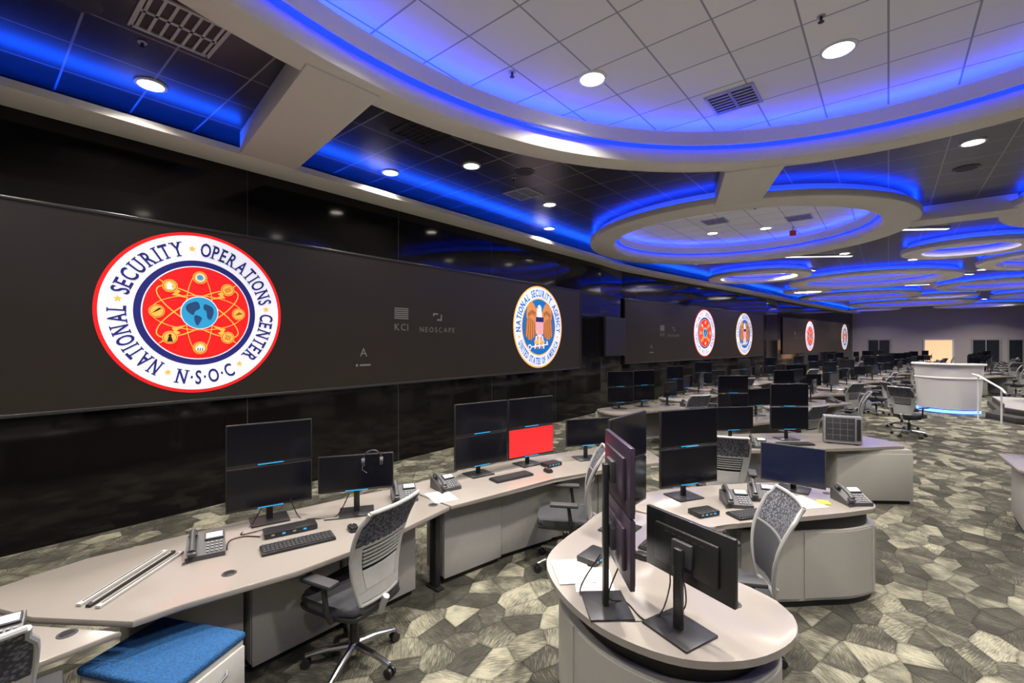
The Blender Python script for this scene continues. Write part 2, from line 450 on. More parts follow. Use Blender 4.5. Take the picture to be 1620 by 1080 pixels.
def eagle_emblem():
    f = Flat()
    f.disc(0, 0, 1, 1, 'e_gold', 96); f.disc(0, 0, .965, 2, 'e_white', 96)
    f.disc(0, 0, .70, 3, 'e_gold', 80); f.disc(0, 0, .675, 4, 'e_blue', 80)
    f.arc('NATIONAL SECURITY AGENCY', .83, D(190), D(-10), .235, 4, 'e_blue', off=.03, fill=.92)
    f.arc('UNITED STATES OF AMERICA', .83, D(204), D(336), .22, 4, 'e_blue', inside=True, off=.03, fill=.92)
    for a in (197, -17): f.star(.825*math.cos(D(a)), .825*math.sin(D(a)), .05, 4, 'e_gold')
    for sg in (1, -1):
        for i in range(10):
            t = i/9
            rx, rz_ = .15+.33*t, .38+.10*math.sin(t*pi)-.10*t
            tx, tz = .15+.40*t, -.20-.16*math.sin(t*2.6)+.06*t*t
            nx = .027
            f.pl([(sg*(rx-nx*.7), rz_), (sg*(rx+nx*.7), rz_), (sg*(tx+nx), tz+.05), (sg*tx, tz), (sg*(tx-nx*.7), tz+.05)], 5+.1*(i % 2), 'e_brown' if i % 2 else 'e_tan')
        P = smooth([(sg*x, z) for x, z in [(.09, .24), (.13, .40), (.22, .54), (.33, .60), (.43, .54), (.51, .38), (.52, .20), (.43, .22), (.34, .19), (.25, .15), (.15, .10)]], 3)
        f.pl(P, 6, 'e_tan')
        for i in range(5):
            x = .20+.06*i; z = .28+.04*math.sin(i)
            f.pl(smooth([(sg*(x-.024), z+.08), (sg*(x+.024), z+.08), (sg*(x+.02), z), (sg*x, z-.03), (sg*(x-.02), z)], 2), 7, 'e_brown')
        f.pl([(sg*.04, -.28), (sg*.16, -.34), (sg*.22, -.33), (sg*.20, -.40), (sg*.13, -.43), (sg*.02, -.38)], 6, 'e_gold')
    for i in range(5):
        x = -.12+.06*i; f.pl([(x-.028, -.22), (x+.028, -.22), (x*1.5+.03, -.50), (x*1.5, -.55), (x*1.5-.03, -.50)], 5, 'e_white' if i % 2 == 0 else 'e_tan')
    f.pl(smooth([(-.12, .20), (-.115, .36), (-.07, .50), (.0, .54), (.07, .49), (.085, .40), (.11, .30), (.12, .2)], 3), 6, 'e_white')
    f.pl([(-.06, .49), (-.13, .455), (-.15, .39), (-.11, .42), (-.06, .42)], 7, 'e_gold'); f.disc(-.025, .465, .012, 7, 'e_black', 10)
    f.pl([(-.16, .24), (.16, .24), (.16, -.06), (.10, -.2), (0, -.27), (-.10, -.2), (-.16, -.06)], 7, 'e_white')
    f.pl([(-.16, .24), (.16, .24), (.16, .12), (-.16, .12)], 8, 'e_navy')
    for k in range(6):
        x = -.145+.052*k; f.pl([(x, .12), (x+.026, .12), (x+.026, -.10 if k in (0, 5) else -.2), (x, -.10 if k in (0, 5) else -.2)], 8, 'e_red')
    f.pl([(-.36, -.50), (.36, -.44), (.36, -.41), (-.36, -.47)], 8, 'e_white')
    f.pl([(.28, -.41), (.34, -.41), (.34, -.35), (.28, -.35)], 8, 'e_white')
    f.ell(-.40, -.49, .07, .07, .03, 0, 8, 'e_white', 24)
    return f

# ------------------------------------------------------------------ room shell
WALL = [(-6.65, -4), (-6.65, 12.2), (-6.75, 13.8), (-4.95, 27), (-4.85, 29.5), (-2.3, 47)]
POLY = WALL+[(14, 47), (14, -4)]
CZ = 4.70; IZ = 4.98
b = B(); b.prism(POLY, -.1, 0, 'carpet'); b.struct('floor', 'patterned grey and cream carpet tile floor')

b = B()
for (x0, y0), (x1, y1) in zip(WALL[:-1], WALL[1:]):
    b.raw([(x0, y0, 0), (x1, y1, 0), (x1, y1, 5.1), (x0, y0, 5.1), (x0-.1, y0, 0), (x1-.1, y1, 0), (x1-.1, y1, 5.1), (x0-.1, y0, 5.1)],
          [(0, 1, 2, 3), (4, 7, 6, 5), (3, 2, 6, 7), (0, 4, 5, 1)], 'wall')
b.struct('wall_left', 'glossy black panelled display wall')
b = B(); b.box((5.9, 47.05, 2.55), (16.5, .1, 5.1), 'farwall'); b.struct('wall_far', 'pale painted end wall')
b = B(); b.box((14.05, 21.5, 2.55), (.1, 51, 5.1), 'sidewall'); b.struct('wall_right', 'grey painted wall')
b = B(); b.box((3.7, -4.05, 2.55), (20.8, .1, 5.1), 'sidewall'); b.struct('wall_near', 'grey painted wall')

RINGS = [(.1, 2.4, 4.1, 4.9), (-2.8, 11.5, 3.3, 3.3), (4.4, 12.4, 2.8, 2.8), (-3.75, 18.9, 1.7, 1.7),
         (-.6, 22.8, 2.7, 2.7), (4.6, 20.2, 2.5, 2.5), (-1.3, 30.4, 2.6, 2.6), (3.9, 28.0, 2.3, 2.3), (1.0, 38.2, 3.1, 3.1), (6.3, 35.2, 2.1, 2.1),
         (1.6, 16.6, 1.35, 1.35), (2.2, 33.1, 1.4, 1.4), (7.6, 24.4, 2.0, 2.0), (-.8, 43.6, 1.5, 1.5), (4.6, 43.2, 2.2, 2.2), (-3.0, 25.9, 1.0, 1.0)]
bm = bmesh.new()
def loop(P, z):
    vs = [bm.verts.new((x, y, z)) for x, y in P]
    return [bm.edges.new((vs[i], vs[(i+1) % len(vs)])) for i in range(len(vs))]
E = loop(POLY, CZ)
for cx, cy, a, c in RINGS:
    E += loop([(cx+(a-.13)*math.cos(2*pi*i/96), cy+(c-.13)*math.sin(2*pi*i/96)) for i in range(96)], CZ)
bmesh.ops.triangle_fill(bm, use_beauty=True, use_dissolve=False, edges=E)
b = B(); b.frombm(bm, 'darkceil'); b.struct('ceiling', 'dark suspended ceiling tiles with pale grid')

def ringprofile(cx, cy, a, c, prof, mat, seg=128):
    b = B(); n = len(prof)
    V = []
    for i in range(seg):
        t = 2*pi*i/seg
        for dr, z in prof: V.append((cx+(a+dr)*math.cos(t), cy+(c+dr)*math.sin(t), z))
    F = []
    for i in range(seg):
        for k in range(n):
            F.append((i*n+k, ((i+1) % seg)*n+k, ((i+1) % seg)*n+(k+1) % n, i*n+(k+1) % n))
    b.raw(V, F, mat); return b
tn = 1
for ri, (cx, cy, a, c) in enumerate(RINGS):
    g = 0 if ri == 0 else (.24 if a > 2.6 else .10)      # extra rim width
    if ri == 0: outer = [(0, 4.72), (0, 4.50)]; tail = [(-.12, 5.0), (-.04, 5.0), (-.04, 4.72)]
    else: outer = [(-.15, 4.72), (-.15, 4.54), (-.02, 4.54), (-.02, 4.575), (0, 4.575), (0, 4.50)]; tail = [(-.18, 5.0), (-.15, 5.0)]
    prof = outer+[(-.015, 4.465), (-.05, 4.45), (-.30-g, 4.45), (-.34-g, 4.465), (-.355-g, 4.50), (-.355-g, 4.66), (-.43-g, 4.66),
            (-.445-g, 4.67), (-.445-g, 4.83), (-.43-g, 4.845), (-.41-g, 4.83), (tail[0][0], 4.83)]+tail
    ringprofile(cx, cy, a, c, prof, 'soffit').struct('trim_%d' % tn, 'white oval ceiling soffit ring'); tn += 1
    ringprofile(cx, cy, a, c, [(-.37-g, 4.835), (-.37-g, 4.85), (-.33-g, 4.85), (-.33-g, 4.835)], 'led').struct('trim_%d' % tn, 'blue light strip in ceiling cove'); tn += 1
    ringprofile(cx, cy, a, c, [(-.425-g, 4.635), (-.425-g, 4.655), (-.36-g, 4.655), (-.36-g, 4.635)], 'ledline').struct('trim_%d' % tn, 'deep blue light line beneath the inner ring step'); tn += 1
    if ri:
        ringprofile(cx, cy, a, c, [(-.12, 4.545), (-.12, 4.56), (-.08, 4.56), (-.08, 4.545)], 'ledo').struct('trim_%d' % tn, 'blue light strip above ring edge'); tn += 1
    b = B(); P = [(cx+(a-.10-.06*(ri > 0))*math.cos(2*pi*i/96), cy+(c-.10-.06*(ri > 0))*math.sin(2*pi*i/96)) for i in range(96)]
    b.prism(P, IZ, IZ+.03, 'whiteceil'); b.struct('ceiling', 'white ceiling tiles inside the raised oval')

def offs(P, d):
    out = []
    for i, (x, y) in enumerate(P):
        a = Vector(P[max(i-1, 0)]); c = Vector(P[min(i+1, len(P)-1)])
        t = (c-a).normalized(); out.append((x+t.y*d, y-t.x*d))
    return out
def strip(path, prof, mat):
    b = B(); n = len(prof); V = []
    offp = {d: offs(path, d) for d, z in prof}
    for i in range(len(path)):
        for d, z in prof: V.append((*offp[d][i], z))
    F = []
    for i in range(len(path)-1):
        for k in range(n): F.append((i*n+k, i*n+(k+1) % n, (i+1)*n+(k+1) % n, (i+1)*n+k))
    F += [tuple(range(n)), tuple(reversed(range((len(path)-1)*n, len(path)*n)))]
    b.raw(V, F, mat); return b
SW = [(-6.65, -4)]+[(-6.65, y) for y in (0, 4, 8)]+smooth([(-6.65, 11), (-6.72, 13.8), (-6.1, 18.5), (-4.95, 27), (-4.72, 29.5), (-3.6, 38), (-2.3, 47)], 5, False)
strip(SW, [(-.0, 4.40), (.42, 4.40), (.46, 4.42), (.46, 4.50), (.43, 4.50), (.43, 4.46), (0, 4.46)], 'soffit').struct('trim_%d' % tn, 'white light shelf above the display wall'); tn += 1
strip(SW, [(.30, 4.465), (.34, 4.465), (.34, 4.49), (.30, 4.49)], 'ledc').struct('trim_%d' % tn, 'blue light strip above the display wall'); tn += 1
for P in ([(-6.2, 2.2), (-6.2, 2.90), (-3.75, 2.55), (-3.78, 1.85)], [(-1.75, 6.75), (-1.05, 6.95), (-1.65, 8.5), (-2.35, 8.4)], [(.35, 11.8), (.35, 12.4), (1.75, 12.4), (1.75, 11.8)]):
    b = B(); b.prism(P, 4.43, 4.71, 'soffit', .01); b.struct('trim_%d' % tn, 'white bridging soffit beam'); tn += 1

b = B(); b.box((2.9, 46.96, 1.1), (1.5, .06, 2.2), 'warmglass'); b.box((2.9, 46.95, 2.25), (1.7, .1, .1), 'whitemetal')
b.box((2.1, 46.95, 1.1), (.1, .1, 2.2), 'whitemetal'); b.box((3.7, 46.95, 1.1), (.1, .1, 2.2), 'whitemetal'); b.struct('door_1', 'warm lit open doorway')
for k, x in enumerate((5.4, 7.2, 9.4, -.6)):
    b = B(); b.box((x, 46.96, 1.1), (1.3, .06, 2.2), 'darkdoor'); b.box((x, 46.95, 2.25), (1.5, .1, .1), 'palegrey')
    b.box((x-.7, 46.95, 1.1), (.08, .1, 2.2), 'palegrey'); b.box((x+.7, 46.95, 1.1), (.08, .1, 2.2), 'palegrey'); b.box((x, 46.92, 1.1), (.05, .04, 2.2), 'palegrey')
    b.struct('door_%d' % (k+2), 'dark glazed double door')

# ------------------------------------------------------------------ video walls
atom_me = atom_emblem().mesh('atom_emblem'); eagle_me = eagle_emblem().mesh('eagle_emblem')
ZC = 2.435
def emb(me, name, parent, x, z, r, lab):
    o = bpy.data.objects.new(name, me); col.objects.link(o); o.parent = parent
    o.location = (x, -.041, z); o.scale = (r, 1, r); o['label'] = lab
def videowall(p0, p1, atoms, eagles, logos, lab):
    p0 = Vector(p0); p1 = Vector(p1); L = (p1-p0).length; d = (p1-p0)/L
    rz = math.atan2(d.y, d.x)
    r = root('video_wall', lab, 'screen', (p0.x, p0.y, 0), rz, 'wall-sized display screens')
    b = B(); b.box((L/2, -.02, ZC), (L, .04, 2.09), 'tube'); b.part('display_face', r)
    b = B(); b.box((L/2, -.03, ZC+1.065), (L+.08, .06, .04), 'frame', .008); b.box((L/2, -.03, ZC-1.065), (L+.08, .06, .04), 'frame', .008)
    b.box((-.02, -.03, ZC), (.04, .06, 2.17), 'frame'); b.box((L+.02, -.03, ZC), (.04, .06, 2.17), 'frame'); b.part('display_frame', r)
    for x in atoms: emb(atom_me, 'atom_emblem', r, x, ZC+.02, .985, 'red, white and blue round emblem with atom and globe')
    for x in eagles: emb(eagle_me, 'eagle_emblem', r, x, ZC+.02, 1.0, 'blue and white round emblem with eagle and shield')
    for x in logos:
        f = Flat()
        for k in range(6): f.pl([(-.15, .06+k*.035), (.15, .06+k*.035), (.15, .08+k*.035), (-.15, .08+k*.035)], 1, 'e_grey')
        f.line('KCI', 0, -.14, .17, 1, 'e_grey', .2)
        X = .82
        f.pl([(X-.10, .14), (X-.10, .20), (X+.02, .20), (X+.02, .17), (X-.07, .17), (X-.07, .14)], 1, 'e_grey')
        f.pl([(X, .06), (X+.12, .06), (X+.12, .18), (X+.09, .18), (X+.09, .09), (X, .09)], 1, 'e_grey')
        f.line('NEOSCAPE', X+.02, -.16, .135, 1, 'e_grey', .3)
        f.line('A', -.75, -.58, .20, 1, 'e_grey', .2)
        f.disc(-.87, -.72, .022, 1, 'e_grey', 12); f.pl([(-.82, -.735), (-.62, -.735), (-.62, -.705), (-.82, -.705)], 1, 'e_grey')
        f.part('sponsor_logos', r, 'faint grey company logos on the display', (x, -.041, ZC))
videowall((-6.645, -3.5), (-6.645, 10.95), [5.38], [12.52], [8.43], 'long dark wall display showing two round emblems')
def onseg(a, c, t): return (a[0]+(c[0]-a[0])*t, a[1]+(c[1]-a[1])*t)
A, C = WALL[2], WALL[3]
videowall(onseg(A, C, .01), onseg(A, C, .96), [5.85], [10.1], [2.4], 'dark wall display further along the room')
A, C = WALL[4], WALL[5]
videowall(onseg(A, C, .04), onseg(A, C, .93), [5.2], [14.2], [2.2], 'dark wall display at the end of the room')
r = root('wall_monitor', 'blank black monitor mounted between the two video walls', 'screen', (-6.70, 13.0, 0), D(92))
b = B(); b.box((0, -.10, 2.25), (1.45, .1, 1.2), 'black', .01); b.part('housing', r)
b = B(); b.box((0, -.153, 2.25), (1.43, .006, 1.18), 'cabdark'); b.part('screen', r)
b = B(); b.box((0, -.025, 2.25), (.4, .06, .4), 'blackm'); b.part('wall_bracket', r)

# ------------------------------------------------------------------ ceiling fixtures
PW = 1.5
def downlight(x, y, z, power, r=.13, lit=True):
    R = root('recessed_downlight', 'round glowing recessed ceiling downlight', 'light', (x, y, z), 0, 'recessed ceiling downlights')
    b = B(); n = 32
    V = []
    for rr, zz in ((r*1.25, -.001), (r*1.25, -.012), (r*1.0, -.016), (r*1.0, -.001)):
        V += [(rr*math.cos(2*pi*i/n), rr*math.sin(2*pi*i/n), zz) for i in range(n)]
    F = [(k*n+i, k*n+(i+1) % n, (k+1)*n+(i+1) % n, (k+1)*n+i) for k in range(3) for i in range(n)]
    b.raw(V, F, 'whitemetal'); b.part('trim_ring', R)
    b = B(); b.cyl((0, 0, -.006), (0, 0, -.001), r, r, 'lamp', 28); b.part('lens', R)
    if power:
        l = bpy.data.lights.new('downlight_lamp', 'AREA'); l.shape = 'DISK'; l.size = r*2; l.energy = power*PW
        l.color = (1, .925, .82); l.spread = D(132)
        o = bpy.data.objects.new('downlight_lamp', l); col.objects.link(o); o.parent = R; o.location = (0, 0, -.03)
for x, y, p in [(-2.50, 4.4, 62), (-.38, 5.5, 66), (-2.6, 2.2, 78), (-.4, 2.6, 78), (1.9, 4.6, 50), (1.9, 1.6, 60), (-1.2, -.4, 60), (1.2, -1., 40)]:
    downlight(x, y, IZ, p)
for x, y, p in [(-5.75, 1.22, 20), (-5.9, 4.2, 18), (-4.75, 4.8, 30), (-4.95, 7.1, 35), (.85, 8.4, 42), (-5.75, -1.6, 22), (2.9, 8.6, 36), (-6.0, 8.6, 18), (-4.6, 0, 45)]:
    downlight(x, y, CZ, p, .11)
for x, y, p in [(-3.9, 10.5, 65), (-2.4, 13.0, 60), (-1.3, 11.0, 58), (-3.6, 12.7, 0), (-2.2, 9.9, 0)]: downlight(x, y, IZ, p, .12)
for i, (cx, cy, a, c) in enumerate(RINGS[2:]):
    P_ = 66 if cy < 30 else 60
    if a > 1.6:
        downlight(cx-a*.33, cy-c*.22, IZ, P_, .12); downlight(cx+a*.33, cy+c*.22, IZ, P_, .12)
    else: downlight(cx, cy, IZ, P_*.7, .11)
for x, y in [(-4.9, 15.6), (2.6, 23.5), (-4.1, 22.4), (1.6, 26.0), (4.6, 32.6), (-2.8, 35), (4.5, 39.8), (-1.7, 41), (3.2, 16.2), (-1.0, 16.6), (.6, 19.2)]: downlight(x, y, CZ, 58, .12)

def vent(x, y, z, s, mat, lab, rz=0):
    R = root('ceiling_vent', lab, 'vent', (x, y, z), rz, 'ceiling air vents')
    b = B()
    for sx, sy, w, h in ((0, s/2, s, .03), (0, -s/2, s, .03), (s/2, 0, .03, s), (-s/2, 0, .03, s)): b.box((sx, sy, -.008), (w+.03 if w > .1 else w, h, .016), mat)
    b.part('vent_frame', R)
    b = B()
    for k in range(7): b.box((0, -s/2+s*(k+.5)/7, -.006), (s, .022, .012), mat)
    b.box((0, 0, -.006), (.03, s, .012), mat)
    b.part('louvre', R)
    b = B(); b.box((0, 0, -.001), (s, s, .002), 'cabdark'); b.part('duct_opening', R)
vent(-1.42, 5.85, IZ, .5, 'vent', 'square pale louvred air vent in white ceiling')
vent(-4.5, 1.15, CZ, .55, 'vent', 'square pale louvred air vent in dark ceiling')
vent(-4.45, 3.65, CZ, .55, 'ventdark', 'square black louvred air vent in dark ceiling')
vent(-4.95, 6.3, CZ, .5, 'vent', 'square pale louvred air vent in dark ceiling')
vent(-3.2, 11.5, IZ, .5, 'vent', 'square pale louvred air vent in white ceiling')
vent(-1.6, 12.4, IZ, .5, 'vent', 'square pale louvred air vent in white ceiling')
for x, y, z in [(-3.1, 3.75, IZ), (-.46, 4.85, IZ), (-5.0, 1.0, CZ), (-4.6, 5.6, CZ), (-2.2, 10.8, IZ)]:
    R = root('ceiling_sprinkler', 'small metal fire sprinkler head on the ceiling', 'sprinkler', (x, y, z), 0, 'ceiling sprinklers')
    b = B(); b.cyl((0, 0, -.006), (0, 0, 0), .035, .035, 'vent', 16); b.part('flange', R)
    b = B(); b.cyl((0, 0, -.05), (0, 0, -.006), .012, .012, 'ventdark', 10); b.cyl((0, 0, -.055), (0, 0, -.05), .025, .025, 'ventdark', 12); b.part('sprinkler_head', R)
for x, y in [(-4.75, .55), (-4.3, 5.5), (.9, 9.6)]:
    R = root('ceiling_speaker', 'round black ceiling speaker with grille', 'speaker', (x, y, CZ), 0, 'ceiling speakers')
    b = B(); b.cyl((0, 0, -.012), (0, 0, 0), .15, .16, 'ventdark', 32); b.part('speaker_rim', R)
    b = B(); b.cyl((0, 0, -.016), (0, 0, -.012), .12, .125, 'blackm', 32); b.part('speaker_grille', R)
R = root('fire_alarm_strobe', 'small red fire alarm strobe hanging from ceiling', 'alarm', (-1.85, 13.3, IZ))
b = B(); b.cyl((0, 0, -.1), (0, 0, 0), .02, .02, 'whitemetal'); b.part('stem', R)
b = B(); b.box((0, 0, -.16), (.14, .14, .12), 'red', .02); b.part('strobe_body', R)
for x, y, l, rz in [(-1.9, 16.3, 2.6, .62), (.6, 14.0, 1.1, .62), (-2.2, 19.3, .9, 1.3), (2.0, 24.2, 1.2, .62), (1.0, 27.6, .9, .3), (-.6, 34, 1.5, .2)]:
    R = root('linear_ceiling_light', 'slim white linear ceiling light', 'light', (x, y, CZ), rz, 'linear ceiling lights')
    b = B(); b.box((0, 0, -.02), (l, .14, .04), 'whitemetal', .005); b.part('light_housing', R)
    b = B(); b.box((0, 0, -.043), (l-.04, .10, .006), 'linear'); b.part('lens', R)

# ------------------------------------------------------------------ furniture: worktops + cabinets
DZ = .74
def worktop(pts, z=DZ, lab='taupe laminate console worktop with rounded edge', th=.035, n=5, sm=True):
    b = B(); P = smooth(pts, n) if sm else pts
    b.prism(P, z-th, z, 'worktop', .008)
    return b.thing('desk_worktop', lab, 'desk', group='console worktops')
worktop([(-1.72, 3.40), (-1.74, 2.9), (-1.69, 2.45), (-1.56, 2.22), (-1.3, 2.03), (-1.0, 1.93), (-.68, 1.97), (-.44, 2.17), (-.33, 2.45), (-.39, 2.67), (-.58, 2.78), (-.85, 2.84), (-1.02, 2.98), (-1.07, 3.2), (-1.07, 3.38)], lab='taupe worktop with rounded peninsula end')
worktop([(-1.08, 3.49), (-.93, 3.62), (-.6, 4.05), (-.22, 4.54), (-.08, 4.80), (-.18, 5.03), (-.48, 5.13), (-.9, 4.95), (-1.38, 4.4), (-1.70, 3.9), (-1.74, 3.51)], lab='taupe angled worktop with rounded end')
worktop([(-2.0, 5.9), (-1.55, 6.05), (-1.2, 6.4), (-.59, 7.0), (.02, 7.66), (.16, 7.86), (.0, 8.1), (-.35, 8.28), (-.75, 8.15), (-1.5, 7.5), (-2.1, 6.7)], lab='taupe angled worktop further along the island')
W1 = [(-2.83, .53), (-2.82, .73), (-2.70, 1.26), (-2.69, 1.63), (-2.72, 2.06), (-2.79, 2.565), (-3.52, 2.60), (-3.60, 2.3), (-3.78, 1.28), (-3.88, .5), (-3.78, .0), (-3.26, .22)]
b = B(); b.prism(W1, DZ-.035, DZ, 'worktop', .008); b.thing('desk_worktop', 'taupe worktop of the console row facing the video wall', 'desk', group='console worktops')
W2 = [(-2.79, 2.585), (-2.66, 3.2), (-2.56, 3.75), (-2.30, 4.40), (-1.95, 5.1), (-2.3, 5.45), (-2.75, 5.6), (-3.0, 4.9), (-3.3, 4.1), (-3.47, 3.3), (-3.52, 2.62)]
b = B(); b.prism(W2, DZ-.035, DZ, 'worktop', .008); b.thing('desk_worktop', 'taupe curved worktop of the console row', 'desk', group='console worktops')
W0 = [(-2.85, .49), (-2.84, -.9), (-3.8, -.9), (-3.82, -.03), (-3.27, .19)]
b = B(); b.prism(W0, .675, .705, 'worktop', .008)
b.thing('desk_worktop', 'slightly lower taupe worktop at the row end', 'desk', group='console worktops')

def drum(outline, seams, lab, z1=.60, top=DZ-.035):
    cx = sum(p[0] for p in outline)/len(outline); cy = sum(p[1] for p in outline)/len(outline)
    R = root('base_cabinet', lab, 'cabinet', (cx, cy, 0), 0, 'console base cabinets')
    P = [(x-cx, y-cy) for x, y in smooth(outline, 6)]
    n = len(P)
    b = B(); b.prism(P, .05, z1, 'cab', .006); b.part('cabinet_body', R)
    q = [(x*.96, y*.96) for x, y in P]
    b = B(); b.prism(q, 0, .05, 'cabdark'); b.part('plinth', R)
    q = [(x*.90, y*.90) for x, y in P]
    b = B(); b.prism(q, z1, top, 'cabdark'); b.part('recess', R)
    for i0, i1 in seams:
        b = B(); k = i1-i0
        V = []; ns = k
        for j in range(ns+1):
            p = Vector(P[(i0+j) % n]); p2 = p*1.0+p.normalized()*.008
            for (pp, z) in ((p, .07), (p2, .07), (p2, z1-.012), (p, z1-.012)): V.append((pp.x, pp.y, z))
        F = []
        for j in range(ns):
            for e in range(4): F.append((j*4+e, j*4+(e+1) % 4, (j+1)*4+(e+1) % 4, (j+1)*4+e))
        F += [(0, 1, 2, 3), (ns*4+3, ns*4+2, ns*4+1, ns*4)]
        b.raw(V, F, 'cab'); b.part('cabinet_door', R)
    return R
drum([(-1.66, 2.72), (-1.62, 2.48), (-1.5, 2.27), (-1.27, 2.09), (-1.0, 2.0), (-.70, 2.03), (-.49, 2.2), (-.40, 2.45), (-.45, 2.62), (-.62, 2.71), (-.9, 2.76), (-1.2, 2.8), (-1.5, 2.82)], [(2, 17), (18, 32), (33, 46)], 'rounded pale grey base cabinet under the peninsula worktop', z1=.57)
drum([(-.95, 3.95), (-.78, 4.02), (-.60, 4.16), (-.42, 4.34), (-.22, 4.54), (-.09, 4.80), (-.19, 5.02), (-.45, 5.08), (-.75, 4.85), (-1.0, 4.5), (-1.08, 4.2)], [(2, 14), (15, 28), (29, 40)], 'rounded pale grey base cabinet with curved doors')
def boxcab(x, y, rz, w, d, h, lab, doors=2, mat='cab', z0=0):
    R = root('base_cabinet', lab, 'cabinet', (x, y, z0), rz, 'console base cabinets')
    b = B(); b.box((0, 0, h/2+.03), (w, d, h-.06), mat, .005); b.part('cabinet_body', R)
    b = B(); b.box((0, 0, .015), (w-.04, d-.04, .03), 'cabdark'); b.part('plinth', R)
    for k in range(doors):
        dw = w/doors
        b = B(); b.box((-w/2+dw*(k+.5), -d/2-.008, h/2), (dw-.01, .014, h-.10), mat, .003); b.part('cabinet_door', R)
    return R
dirC = math.atan2(.55, .735)
boxcab(-.30, 7.72, dirC, .96, .52, .70, 'pale grey end cabinet under angled worktop', 1)
boxcab(-1.55, 3.1, D(90), .5, .26, .70, 'grey base cabinet behind monitors', 1, 'panel')
boxcab(-1.35, 6.9, dirC, .8, .3, .70, 'grey base cabinet behind the worktop', 1, 'panel')
boxcab(-1.45, 3.95, D(60), .5, .2, .70, 'grey base cabinet behind the worktop', 1, 'panel')
for x, y, rz, w in [(-3.29, .86, 88, .56), (-3.23, 1.46, 89, .60), (-3.19, 2.09, 88, .64), (-3.05, 2.99, 80, .64), (-2.93, 3.64, 74, .64), (-2.74, 4.26, 68, .62), (-2.49, 4.82, 64, .58)]:
    boxcab(x, y, D(rz), w, .28, .70, 'mid grey base cabinet beneath the console row', 1, 'panel')
boxcab(-3.45, -.45, D(90), .8, .34, .67, 'mid grey base cabinet beneath the lower worktop', 1, 'panel')
R = root('support_post', 'black steel support post under the console joint', 'post', (-2.98, 2.57, 0))
b = B(); b.box((0, 0, .355), (.08, .05, .69), 'black', .004); b.part('upright', R)
b = B(); b.box((0, 0, .01), (.16, .07, .02), 'black', .004); b.part('foot_plate', R)
b = B(); b.prism([(1.06, 7.16), (1.12, 7.08), (2.7, 7.0), (2.75, 8.05), (1.12, 8.12), (1.02, 8.05)], DZ-.035, DZ, 'worktop', .008)
b.thing('desk_worktop', 'taupe squared worktop across the aisle', 'desk', group='console worktops')
boxcab(1.90, 7.58, D(-1), 1.55, .86, .70, 'pale grey cabinet under the worktop across the aisle', 2, 'cab')

def pedestal(x, y, rz, ztop, lab):
    R = root('mobile_pedestal', lab, 'pedestal', (x, y, 0), rz, 'cushioned pedestals')
    h = ztop-.04
    b = B(); b.box((0, 0, h/2+.03), (.40, .54, h-.06), 'palegrey', .006); b.part('pedestal_body', R)
    b = B(); b.box((0, 0, h+.02), (.42, .56, .04), 'bluefab', .015, seg=3); b.part('cushion', R, 'blue woven fabric cushion')
    for k in range(2):
        hh = (h-.08)/2
        b = B(); b.box((0, -.278, .06+hh*(k+.5)), (.385, .016, hh-.01), 'palegrey', .004); d = b.part('drawer', R)
        b = B(); b.tube([(-.08, -.286, 0), (-.06, -.305, -.008), (0, -.312, -.014), (.06, -.305, -.008), (.08, -.286, 0)], .006, 'chrome'); b.part('handle', d, 'curved chrome handle', (0, 0, .06+hh*(k+.5)+.05))
    for sx in (-.15, .15):
        for sy in (-.2, .2):
            b = B(); b.cyl((sx-.012, sy, .03), (sx+.012, sy, .03), .03, .03, 'black', 14); b.part('caster', R)
pedestal(-2.78, .65, D(116), .57, 'low pedestal with drawers and a blue cushion top')

